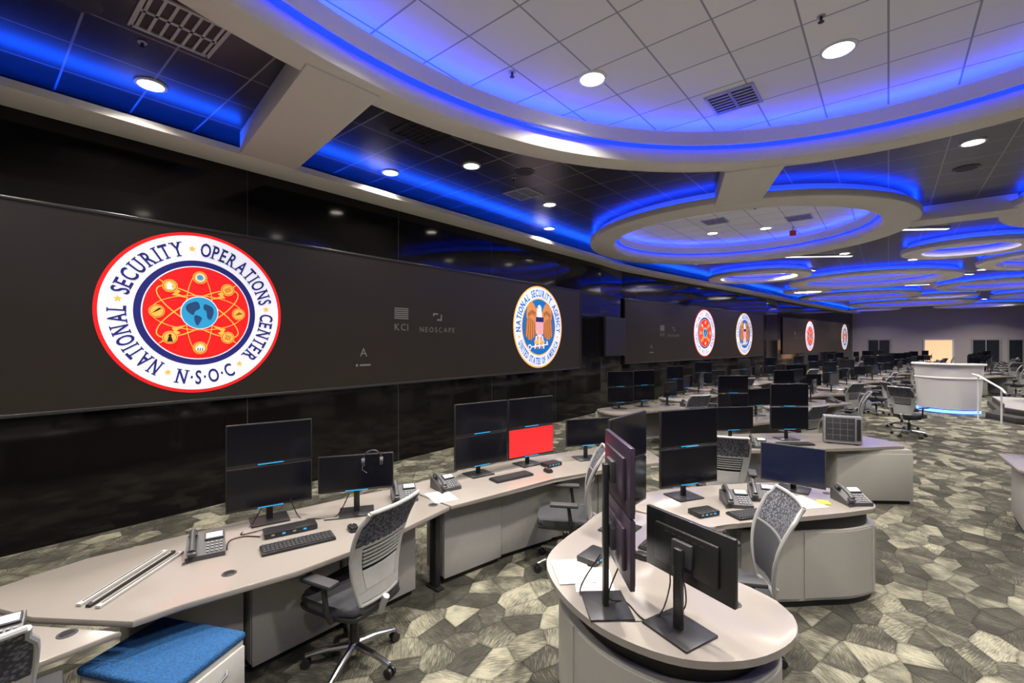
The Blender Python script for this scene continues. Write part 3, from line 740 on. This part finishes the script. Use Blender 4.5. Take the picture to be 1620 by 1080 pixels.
# ------------------------------------------------------------------ chair
def chair_proto():
    R = root('office_chair', 'grey swivel task chair with patterned mesh back', 'chair', (0, 0, 0), 0, 'swivel task chairs')
    b = B(); b.cyl((0, 0, .075), (0, 0, .14), .045, .035, 'chrome', 20)
    for k in range(5):
        a = 2*pi*k/5+.3; c, s = math.cos(a), math.sin(a)
        b.tube([(c*.03, s*.03, .115), (c*.16, s*.16, .105), (c*.30, s*.30, .075)], [.026, .020, .015], 'chrome', 10)
    b.part('star_base', R, 'polished five-arm base')
    for k in range(5):
        a = 2*pi*k/5+.3; c, s = math.cos(a), math.sin(a)
        b = B(); x, y = c*.30, s*.30
        b.cyl((x-s*.026, y+c*.026, .030), (x-s*.008, y+c*.008, .030), .030, .030, 'black', 16)
        b.cyl((x+s*.008, y-c*.008, .030), (x+s*.026, y-c*.026, .030), .030, .030, 'black', 16)
        b.cyl((x, y, .03), (x, y, .075), .009, .009, 'black', 8)
        b.part('caster', R)
    b = B(); b.cyl((0, 0, .13), (0, 0, .30), .026, .026, 'black', 16); b.cyl((0, 0, .28), (0, 0, .40), .018, .018, 'chrome', 16); b.part('gas_column', R)
    b = B(); b.box((0, .02, .395), (.22, .30, .05), 'black', .015); b.tube([(0, .14, .39), (0, .22, .40), (0, .27, .50)], [.03, .028, .022], 'silver'); b.part('tilt_mechanism', R)
    b = B()
    P = smooth([(-.235, -.20), (-.19, -.245), (0, -.262), (.19, -.245), (.235, -.20), (.245, 0), (.22, .19), (.12, .225), (-.12, .225), (-.22, .19), (-.245, 0)], 4)
    b.prism(P, .42, .445, 'black', .005); b.prism([(x*.98, y*.98) for x, y in P], .445, .50, 'seatfab', .02); b.part('seat', R)
    def surf(x, z):
        t = (z-.50)/.60
        y = .235+.05*math.sin(t*pi*1.0)*-.6+.14*t*t + .0
        y -= .9*x*x*(1-.35*t)
        return Vector((x, y, z))
    def hw(z):
        t = (z-.50)/.60
        return .16+.085*math.sin(min(1, max(0, t*1.15))*pi/2) - (.02 if t > .9 else 0)
    b = B()
    zs = [.50+.6*k/16 for k in range(17)]
    L_ = [surf(-hw(z), z) for z in zs]; Rr = [surf(hw(z), z) for z in zs]
    b.tube(L_, .014, 'silver'); b.tube(Rr, .014, 'silver')
    b.tube([surf(-hw(1.10)+2*hw(1.10)*k/8, 1.10) for k in range(9)], .013, 'silver')
    b.tube([surf(-hw(.50)+2*hw(.50)*k/8, .50) for k in range(9)], .014, 'silver')
    b.slab(lambda u, v: surf((u*2-1)*hw(.52+.07*v), .52+.07*v), 8, 2, .012, 'silver')
    b.slab(lambda u, v: surf((u*2-1)*hw(.86+.03*v), .86+.03*v)+Vector((0, .002, 0)), 10, 1, .012, 'silver')
    for sg in (-1, 1):
        b.slab(lambda u, v: surf(sg*(hw(.58+.29*v)-(.055*u if sg > 0 else .055*(1-u))), .58+.29*v)+Vector((0, .002, 0)), 2, 8, .012, 'silver')
    b.part('back_frame', R, 'silver plastic back frame')
    b = B(); b.slab(lambda u, v: surf((u*2-1)*(hw(.88+.21*v)-.005), .88+.215*v), 12, 6, .014, 'fabric'); b.part('back_upholstery', R, 'dark patterned mesh fabric')
    b = B(); b.slab(lambda u, v: surf((u*2-1)*(hw(.59+.28*v)-.03), .585+.285*v)+Vector((0, -.012, 0)), 10, 8, .008, 'seatfab'); b.part('inner_cushion', R)
    b = B(); b.slab(lambda u, v: surf((u*2-1)*(hw(.60+.12*v)-.06), .59+.12*v)+Vector((0, .004, 0)), 8, 3, .010, 'palegrey'); b.part('lower_back_panel', R)
    for k in range(5):
        z = .735+k*.025
        b = B(); b.slab(lambda u, v: surf((u*2-1)*(hw(z)-.06), z+.011*v)+Vector((0, .006, 0)), 8, 1, .012, 'silver'); b.part('back_slat', R)
    for sg in (-1, 1):
        b = B(); b.tube([(sg*.12, .06, .40), (sg*.25, .06, .42), (sg*.285, .06, .50), (sg*.285, .04, .65)], [.020, .020, .018, .016], 'black', 10)
        b.box((sg*.28, -.0, .66), (.085, .25, .03), 'blackm', .012); b.part('armrest', R)
    return R
ch = chair_proto()
ch.location = (-2.70, 1.64, 0); ch.rotation_euler = (0, 0, D(-76)); ch['label'] = 'grey swivel task chair tucked against the console row'
dup(ch, (-2.34, 3.62, 0), D(-60), 'grey swivel task chair at the curved console')
dup(ch, (-.80, 3.24, 0), D(-62), 'grey swivel task chair inside the island')
dup(ch, (-1.42, 5.45, 0), D(-165), 'grey swivel task chair seen from behind, between worktops')
dup(ch, (-2.68, -.05, 0), D(-95), 'grey swivel task chair beside the lower worktop')

# ------------------------------------------------------------------ monitors
def monitor_set(L, Rp, z0, n=1, base_z=DZ, shell='black', scr=('screen',), lab='', h=.32, cyan=True, off=.03):
    L = Vector(L); Rp = Vector(Rp); w = (Rp-L).length; mid = (L+Rp)/2; rz = math.atan2(Rp.y-L.y, Rp.x-L.x)
    R = root('monitor_stand' if n > 1 else 'desktop_monitor', lab or ('two stacked black monitors on one stand' if n > 1 else 'black desktop monitor on a stand'), 'monitor', (mid.x, mid.y, base_z), rz, 'console monitors')
    hy = .075
    b = B(); b.box((0, hy, .006), (.26, .22, .012), 'black', .004); b.part('stand_base', R)
    b = B(); b.box((0, hy+.005, (z0+(n-.4)*h)/2), (.045, .028, z0+(n-.4)*h), 'black', .006); b.part('stand_pole', R)
    for k in range(n):
        zc = z0+h*(k+.5)
        m = B(); m.box((0, .012, 0), (w, .024, h-.008), shell, .004)
        m.box((0, .032, 0), (w*.72, .022, h*.62), shell, .01)
        m.box((0, .05, 0), (.11, .03, .11), 'blackm', .004)
        for q in range(6): m.box((-w*.2+q*w*.08, .0435, h*.22), (w*.05, .002, .006), 'blackm')
        mo = m.part('monitor', R, None, (0, 0, zc))
        s = B(); s.box((0, -.001, .006), (w-.016, .004, h-.034), scr[k % len(scr)]); s.part('screen', mo)
        if cyan:
            s = B(); s.box((.0, -.002, -h/2+.011), (w*.3, .004, .006), 'cyan'); s.part('cyan_strip', mo)  # short cyan emissive strip along the lower bezel
    return R
monitor_set((-3.645, 1.20), (-3.484, 1.75), .12, 2)
monitor_set((-3.35, 1.73), (-3.05, 2.20), .19, 1, h=.29)
p0 = Vector((-3.24, 3.05)); p1 = Vector((-2.94, 4.29)); pm = (p0+p1)/2
monitor_set(p0, pm-(p1-p0)*.006, .10, 2, h=.325)
monitor_set(pm+(p1-p0)*.006, p1, .10, 2, h=.325, scr=('screen_red', 'screen'), lab='two stacked monitors, the lower one lit solid red')
monitor_set((-2.80, 4.35), (-2.50, 4.82), .16, 1, h=.32)
monitor_set((-.90, 1.98), (-1.22, 2.34), .20, 2, shell='purple', h=.335, lab='two stacked monitors, backs coloured as if purple-lit, on one pole')
monitor_set((-.50, 2.14), (-.97, 2.31), .20, 1, h=.31, lab='black desktop monitor seen from behind on square stand')
monitor_set((-1.43, 2.76), (-1.42, 3.32), .16, 2, h=.34)
monitor_set((-1.47, 3.73), (-1.17, 4.27), .12, 2, h=.33)
monitor_set((-.93, 4.80), (-.42, 4.80), .06, 1, h=.36, scr=('screen_navy',), lab='dark navy screened monitor with slim pale bezel', shell='blackm', cyan=False)
monitor_set((-1.78, 6.35), (-1.40, 6.78), .17, 1, h=.32)
monitor_set((-1.25, 7.1), (-.85, 7.45), .14, 2, h=.32)
R = root('headset', 'black headset hanging on monitor edge', 'headset', (-3.11, 2.045, DZ+.44), D(58))
b = B(); b.tube([(.07*math.cos(a), -.02, .075*math.sin(a)) for a in [pi*k/12 for k in range(13)]], .006, 'black'); b.part('headband', R)
for sg in (-1, 1):
    b = B(); b.cyl((sg*.055, -.02, -.01), (sg*.08, -.02, -.01), .032, .03, 'blackm', 16); b.part('ear_cup', R)
b = B(); b.tube([(-.07, -.03, -.02), (-.075, -.06, -.06), (-.04, -.09, -.08)], .003, 'black'); b.part('boom_microphone', R)

# ------------------------------------------------------------------ phones, keyboards, clutter
def phone_proto():
    R = root('desk_phone', 'charcoal desk telephone with lit display', 'telephone', (0, 0, 0), 0, 'desk telephones')
    b = B()
    P = [(-.10, 0), (.11, 0), (.11, .085), (.085, .10), (-.10, .030)]
    V = [(-.105, y, z) for y, z in P]+[(.105, y, z) for y, z in P]; n = len(P)
    F = [tuple(range(n)), tuple(reversed(range(n, 2*n)))]+[(i, n+i, n+(i+1) % n, (i+1) % n) for i in range(n)]
    b.raw(V, [f[::-1] for f in F], 'phone'); b.part('phone_body', R)
    T = Matrix.Translation((0, -.10, .030)) @ Matrix.Rotation(math.atan2(.07, .185), 4, 'X')
    b = B(); b.box((.045, .155, .006), (.105, .065, .012), 'blackm', .003, T); b.box((.045, .155, .0125), (.09, .045, .002), 'lcd', 0, T); b.part('display', R)
    b = B()
    for i in range(4):
        for j in range(4): b.box((.010+.024*i, .022+.025*j, .004), (.014, .011, .007), 'key', .002, T)
    b.part('keypad', R)
    b = B()
    b.tube([T @ Vector((-.07, .01, .034)), T @ Vector((-.07, .05, .046)), T @ Vector((-.07, .10, .048)), T @ Vector((-.07, .15, .046)), T @ Vector((-.07, .195, .034))], [.02, .016, .014, .016, .02], 'phone', 10)
    b.box((-.07, .015, .020), (.048, .05, .03), 'phone', .01, T); b.box((-.07, .185, .020), (.048, .05, .03), 'phone', .01, T)
    b.part('handset', R)
    b = B(); b.tube([(-.07+.006*math.cos(k*1.5)-.0009*k, -.10-.0005*k+.006*math.sin(k*1.5), .02-.0002*k) for k in range(50)], .0022, 'black', 5); b.part('coiled_cord', R)
    return R
ph = phone_proto()
ph.location = (-3.38, 1.0, DZ); ph.rotation_euler = (0, 0, D(72))
for x, y, rz in [(-3.16, 2.86, 78), (-3.23, 2.44, 60), (-.98, 4.12, 30), (-.84, 4.42, 20), (-.24, 4.80, 40), (-1.3, 6.55, 20)]:
    dup(ph, (x, y, DZ), D(rz))
dup(ph, (-3.15, .08, .705), D(80), 'charcoal desk telephone with lit display on lower worktop')

def kb_proto():
    R = root('keyboard', 'slim black full size computer keyboard', 'keyboard', (0, 0, 0), 0, 'computer keyboards')
    b = B(); b.box((0, 0, .010), (.45, .15, .018), 'black', .005); b.part('keyboard_body', R)
    b = B()
    for j in range(5):
        for i in range(18): b.box((-.205+.0242*i, -.055+.027*j, .022), (.019, .019, .008), 'blackm')
    o = b.part('key', R, 'rows of black keys'); o['kind'] = 'stuff'
    return R
kb = kb_proto(); kb.location = (-3.05, 1.44, DZ); kb.rotation_euler = (0, 0, D(74))
for x, y, rz in [(-2.90, 3.50, 76), (-1.20, 3.05, 92), (-.80, 3.98, 55), (-.95, 7.0, 42)]: dup(kb, (x, y, DZ), D(rz))
def mouse(x, y, rz):
    R = root('computer_mouse', 'small black computer mouse', 'mouse', (x, y, DZ), D(rz), 'computer mice')
    b = B(); P = smooth([(-.03, -.05), (0, -.058), (.03, -.05), (.033, .0), (.028, .045), (0, .055), (-.028, .045), (-.033, 0)], 3)
    b.prism(P, 0, .022, 'black'); b.prism([(px*.85, py*.85) for px, py in P], .022, .034, 'black', .008); b.part('mouse_body', R)
    b = B(); b.cyl((-.004, .03, .034), (.004, .03, .034), .008, .008, 'key', 10); b.part('scroll_wheel', R)
mouse(-2.98, 1.80, 74); mouse(-2.74, 3.9, 70); mouse(-.62, 4.26, 50); mouse(-1.2, 2.72, 92)
def dock(x, y, rz, w=.34, lab='black switch box with ports and lights', z=DZ):
    R = root('switch_box', lab, 'electronics', (x, y, z), D(rz), 'switch boxes')
    b = B(); b.box((0, 0, .022), (w, .13, .036), 'black', .005); b.part('box_body', R)
    for k in range(4):
        b = B(); b.box((-w*.35+k*w*.2, -.066, .024), (.02, .004, .010), 'cyan' if k % 2 else 'key'); b.part('button', R)
dock(-3.30, 1.50, 74); dock(-2.85, 4.12, 76, .20); dock(-1.42, 2.52, 90, .2); dock(-1.12, 3.72, 60, .2)
for k in range(3):
    a = Vector((-3.20+.05*k, .38+.03*k)); c = Vector((-3.60+.05*k, .84+.03*k)); m_ = (a+c)/2; d = c-a
    R = B(); R.box((0, 0, .008), (d.length, .028, .016), 'palegrey' if k != 1 else 'black', .003)
    R.box((0, 0, .0165), (d.length-.05, .008, .002), 'blackm' if k != 1 else 'palegrey')
    R.thing('cable_rail', 'slim metal accessory rail lying across worktop', 'rail', (m_.x, m_.y, DZ), math.atan2(d.y, d.x), 'worktop rails')
for k, (x, y, rz) in enumerate([(-1.30, 2.30, 35), (-1.44, 2.30, 46), (-.55, 4.55, 50), (-3.0, 2.08, 60), (-3.02, 2.68, 70)]):
    b = B(); b.box((0, 0, .001), (.21, .28, .002), 'paper')
    for q in range(9): b.box((0, .11-.025*q, .0022), (.16, .004, .0004), 'e_grey')
    b.thing('paper_sheet', 'white printed sheet lying on worktop', 'paper', (x, y, DZ+.0005+.003*(k == 1)), D(rz), 'paper sheets')
b = B(); b.box((0, 0, .005), (.08, .08, .01), 'yellow', .001)
b.thing('sticky_note_pad', 'bright yellow sticky note pad on worktop', 'note pad', (-.42, 4.62, DZ+.004), .4)
for x, y, z in [(-3.02, .32, .705), (-2.98, 1.0, DZ), (-2.92, 2.5, DZ), (-.62, 2.55, DZ), (-1.62, 3.3, DZ), (-.42, 4.94, DZ)]:
    b = B(); b.cyl((0, 0, 0), (0, 0, .003), .04, .038, 'blackm', 24); b.cyl((0, 0, .003), (0, 0, .005), .028, .026, 'black', 20)
    b.thing('cable_grommet', 'round black cable grommet in worktop', 'grommet', (x, y, z), 0, 'worktop grommets')
def cable(pts, r=.004):
    P = smooth(pts, 8, False)
    b = B(); b.tube(P, r, 'black', 6)
    b.thing('power_cable', 'thin black cable lying on worktop', 'cable', group='loose cables')
cable([(-1.05, 2.14, .98), (-1.1, 2.1, .80), (-1.05, 2.2, DZ+.006), (-.9, 2.12, DZ+.006), (-.8, 2.3, DZ+.006), (-.78, 2.3, .86), (-.8, 2.24, 1.0)])
cable([(-1.2, 2.2, .95), (-1.28, 2.12, DZ+.006), (-1.05, 2.03, DZ+.006), (-.88, 2.16, DZ+.006), (-.86, 2.3, .85), (-.86, 2.28, .98)])
cable([(-3.60, 1.45, .9), (-3.62, 1.36, DZ+.006), (-3.5, 1.25, DZ+.006), (-3.46, 1.42, DZ+.01)])
cable([(-3.52, 1.6, .9), (-3.5, 1.66, DZ+.006), (-3.38, 1.72, DZ+.006), (-3.3, 1.85, DZ+.006), (-3.28, 1.95, .9)])
cable([(-3.32, 1.10, DZ+.006), (-3.45, 1.16, DZ+.006), (-3.45, 1.25, DZ+.006), (-3.36, 1.32, DZ+.006)])
cable([(-3.27, 2.15, DZ+.006), (-3.15, 2.05, DZ+.006), (-3.2, 1.9, DZ+.006), (-3.3, 1.75, DZ+.006)])

R = root('equipment_case', 'grey upright electronics unit with dark framed panel', 'electronics', (-.48, 7.50, DZ), D(12))
b = B(); b.box((0, 0, .19), (.42, .14, .36), 'casegrey', .012); b.part('case_body', R)
b = B(); b.box((-.03, -.074, .20), (.32, .008, .30), 'ventdark', .002)
for k in range(3): b.box((-.03, -.0785, .12+.08*k), (.29, .003, .003), 'casegrey')
for q in range(3): b.box((-.11+.08*q, -.0785, .20), (.003, .003, .27), 'casegrey')
b.part('framed_panel', R)
b = B(); b.box((.17, -.074, .2), (.045, .01, .28), 'black', .002); b.part('side_controls', R)
b = B(); b.tube([(-.1, 0, .365), (-.1, 0, .39), (.1, 0, .39), (.1, 0, .365)], .008, 'black'); b.part('handle', R)
for sg in (-1, 1):
    b = B(); b.box((sg*.15, 0, .006), (.04, .16, .012), 'black'); b.part('foot', R)

# ------------------------------------------------------------------ podium and steps
R = root('podium_counter', 'tall curved white counter with blue glow at the base', 'counter', (1.40, 19.0, 0))
KS = .66
def arcp(rr, t): a = D(165)+t*D(170); return (rr*KS*math.cos(a), rr*KS*math.sin(a))
def arcsweep(prof, mat, n=40):
    b = B(); V = []; m_ = len(prof)
    for i in range(n+1):
        for r_, z in prof: V.append((*arcp(r_, i/n), z))
    F = [(i*m_+k, (i+1)*m_+k, (i+1)*m_+(k+1) % m_, i*m_+(k+1) % m_) for i in range(n) for k in range(m_)]
    F += [tuple(reversed(range(m_))), tuple(range(n*m_, (n+1)*m_))]
    return b.raw(V, F, mat)
arcsweep([(1.08, .12), (1.12, .6), (1.20, 1.40), (1.0, 1.40), (.95, .12)], 'podium').part('counter_front', R)
arcsweep([(1.28, 1.40), (1.30, 1.43), (1.28, 1.46), (.80, 1.46), (.80, 1.40)], 'podium').part('counter_top', R)
arcsweep([(1.13, 1.0), (1.20, 1.02), (1.20, 1.05), (1.14, 1.07)], 'soffit').part('counter_trim', R)
arcsweep([(1.075, .02), (1.10, .02), (1.10, .10), (1.075, .10)], 'led2').part('light_strip', R, 'glowing blue strip')
arcsweep([(1.02, .0), (1.07, .0), (1.07, .12), (1.02, .12)], 'cabdark').part('plinth', R)
ST = [(2.05, 17.9), (2.5, 17.05), (7.5, 15.9), (7.5, 21.5), (2.5, 21.5), (2.4, 18.9)]
b = B(); b.prism(ST, 0, .16, 'stepcarpet', .01)
b.thing('platform_step', 'dark carpeted lower platform step', 'step', (0, 0, 0), 0, 'platform steps')
ST2 = [(2.42, 18.0), (2.75, 17.4), (7.4, 16.35), (7.4, 21.4), (2.6, 21.4), (2.55, 18.9)]
b = B(); b.prism(ST2, .163, .295, 'stepcarpet', .005); b.prism(ST2, .295, .32, 'stepedge')
b.thing('platform_step', 'dark carpeted upper platform step with pale edge', 'step', (0, 0, 0), 0, 'platform steps')
R = root('handrail', 'white metal handrail beside the steps', 'railing', (2.02, 17.2, 0), .45)
b = B(); b.tube([(-.02, -.6, .80), (-.01, -.45, .90), (0, .35, 1.18), (0, .55, 1.2)], .024, 'whitemetal'); b.part('rail', R)
b = B(); b.tube([(0, .35, 0), (0, .35, 1.18)], .02, 'whitemetal'); b.part('post', R)
b = B(); b.tube([(-.01, -.45, 0), (-.01, -.45, .90)], .02, 'whitemetal'); b.part('post', R)
R = root('reception_counter', 'low rounded white counter on the raised platform', 'counter', (4.1, 20.1, .32))
b = B(); b.prism(smooth([(-.9, -.3), (-.5, -.6), (.9, -.65), (.9, .5), (-.5, .5), (-.9, .2)], 5), 0, .80, 'podium', .01); b.part('counter_body', R)
b = B(); b.prism(smooth([(-1., -.35), (-.55, -.7), (1., -.75), (1., .6), (-.55, .6), (-1., .25)], 5), .80, .84, 'worktop', .01); b.part('counter_top', R)

# ------------------------------------------------------------------ far consoles
far_chair = merged(ch)
mset2 = monitor_set((50, 0), (50.55, 0), .12, 2); mset1 = monitor_set((50, 2), (50.55, 2), .18, 1)
far_m2 = merged(mset2); far_m1 = merged(mset1); far_ph = merged(ph)
def kill(o):
    for c in list(o.children): kill(c)
    bpy.data.objects.remove(o)
kill(mset2); kill(mset1)
bw = B(); bw.prism(smooth([(-1.05, -.42), (-.5, -.36), (0, -.34), (.5, -.36), (1.05, -.42), (1.22, -.2), (1.18, .2), (.9, .42), (0, .46), (-.9, .42), (-1.18, .2), (-1.22, -.2)], 4), DZ-.035, DZ, 'worktop', .006)
far_top = bw.mesh('desk_worktop')
bc = B(); bc.box((-.9, .05, .36), (.45, .6, .66), 'cab', .01); bc.box((-.9, -.258, .36), (.42, .01, .6), 'cab', .003); bc.box((.9, .05, .36), (.45, .6, .66), 'cab', .01); bc.box((.9, -.258, .36), (.42, .01, .6), 'cab', .003)
bc.box((0, .28, .38), (1.36, .03, .62), 'panel'); bc.box((-.9, .05, .015), (.40, .5, .03), 'cabdark'); bc.box((.9, .05, .015), (.40, .5, .03), 'cabdark')
far_cab = bc.mesh('base_cabinet')
def inst(me, name, lab, cat, grp, x, y, z, rz):
    o = bpy.data.objects.new(name, me); col.objects.link(o); o.location = (x, y, z); o.rotation_euler = (0, 0, rz)
    o['label'] = lab; o['category'] = cat; o['group'] = grp
def far_ch(x, y, rz): inst(far_chair, 'office_chair', 'grey swivel task chair with patterned mesh back', 'chair', 'swivel task chairs', x, y, 0, rz)
def pod(x, y, rz):
    T = Matrix.Translation((x, y, 0)) @ Matrix.Rotation(rz, 4, 'Z')
    def at(a, c): v = T @ Vector((a, c, 0)); return v.x, v.y
    inst(far_top, 'desk_worktop', 'taupe console worktop with rounded ends', 'desk', 'console worktops', x, y, 0, rz)
    inst(far_cab, 'base_cabinet', 'pale grey twin base cabinet with back panel', 'cabinet', 'console base cabinets', x, y, 0, rz)
    j = random.uniform
    px, py = at(-.66, .14); inst(far_m2, 'monitor_stand', 'two stacked black monitors on one stand', 'monitor', 'console monitors', px, py, DZ, rz-.25)
    px, py = at(.0, .2); inst(random.choice([far_m1, far_m2]), 'monitor_stand', 'black monitors on a shared stand', 'monitor', 'console monitors', px, py, DZ, rz)
    px, py = at(.66, .14); inst(far_m1, 'desktop_monitor', 'black desktop monitor on a stand', 'monitor', 'console monitors', px, py, DZ, rz+.3)
    px, py = at(.85, -.15); inst(far_ph, 'desk_phone', 'charcoal desk telephone with lit display', 'telephone', 'desk telephones', px, py, DZ, rz)
    px, py = at(j(-.3, .3), -.74); far_ch(px, py, rz+pi+j(-.5, .5))
def wallx(y):
    for (x0, y0), (x1, y1) in zip(WALL[:-1], WALL[1:]):
        if y0 <= y <= y1: return x0+(x1-x0)*(y-y0)/(y1-y0)
    return -3
k = 0
for y in [9.0, 11.7, 14.4, 17.1, 19.9, 22.7, 25.5, 28.4, 31.4, 34.5, 38, 41.5]:
    wx = wallx(y)
    pod(wx+2.9, y, D(72+(8 if k % 2 else -8)))
    if y > 9.5: pod(wx+5.3, y-.1, D(62+(10 if k % 2 else -6)))
    if y > 24:
        pod(wx+8.2, y+.3, D(60)); pod(wx+11.0, y+.2, D(70))
    k += 1
pod(-1.65, 9.2, D(58))
far_ch(.35, 13.4, 2.6); far_ch(.25, 14.6, 2.0)

# ------------------------------------------------------------------ camera, world
cam = bpy.data.cameras.new('camera'); co = bpy.data.objects.new('camera', cam); col.objects.link(co)
cam.sensor_width = 36; cam.lens = 16; cam.clip_start = .05; cam.clip_end = 200
co.location = (0, 0, 2.1); co.rotation_euler = (pi/2, 0, math.radians(39.6))
scene.camera = co
w = bpy.data.worlds.new('world'); scene.world = w; w.use_nodes = True
w.node_tree.nodes['Background'].inputs[0].default_value = (.1, .11, .16, 1); w.node_tree.nodes['Background'].inputs[1].default_value = .3
scene.view_settings.view_transform = 'Standard'
scene.view_settings.exposure = 0.05
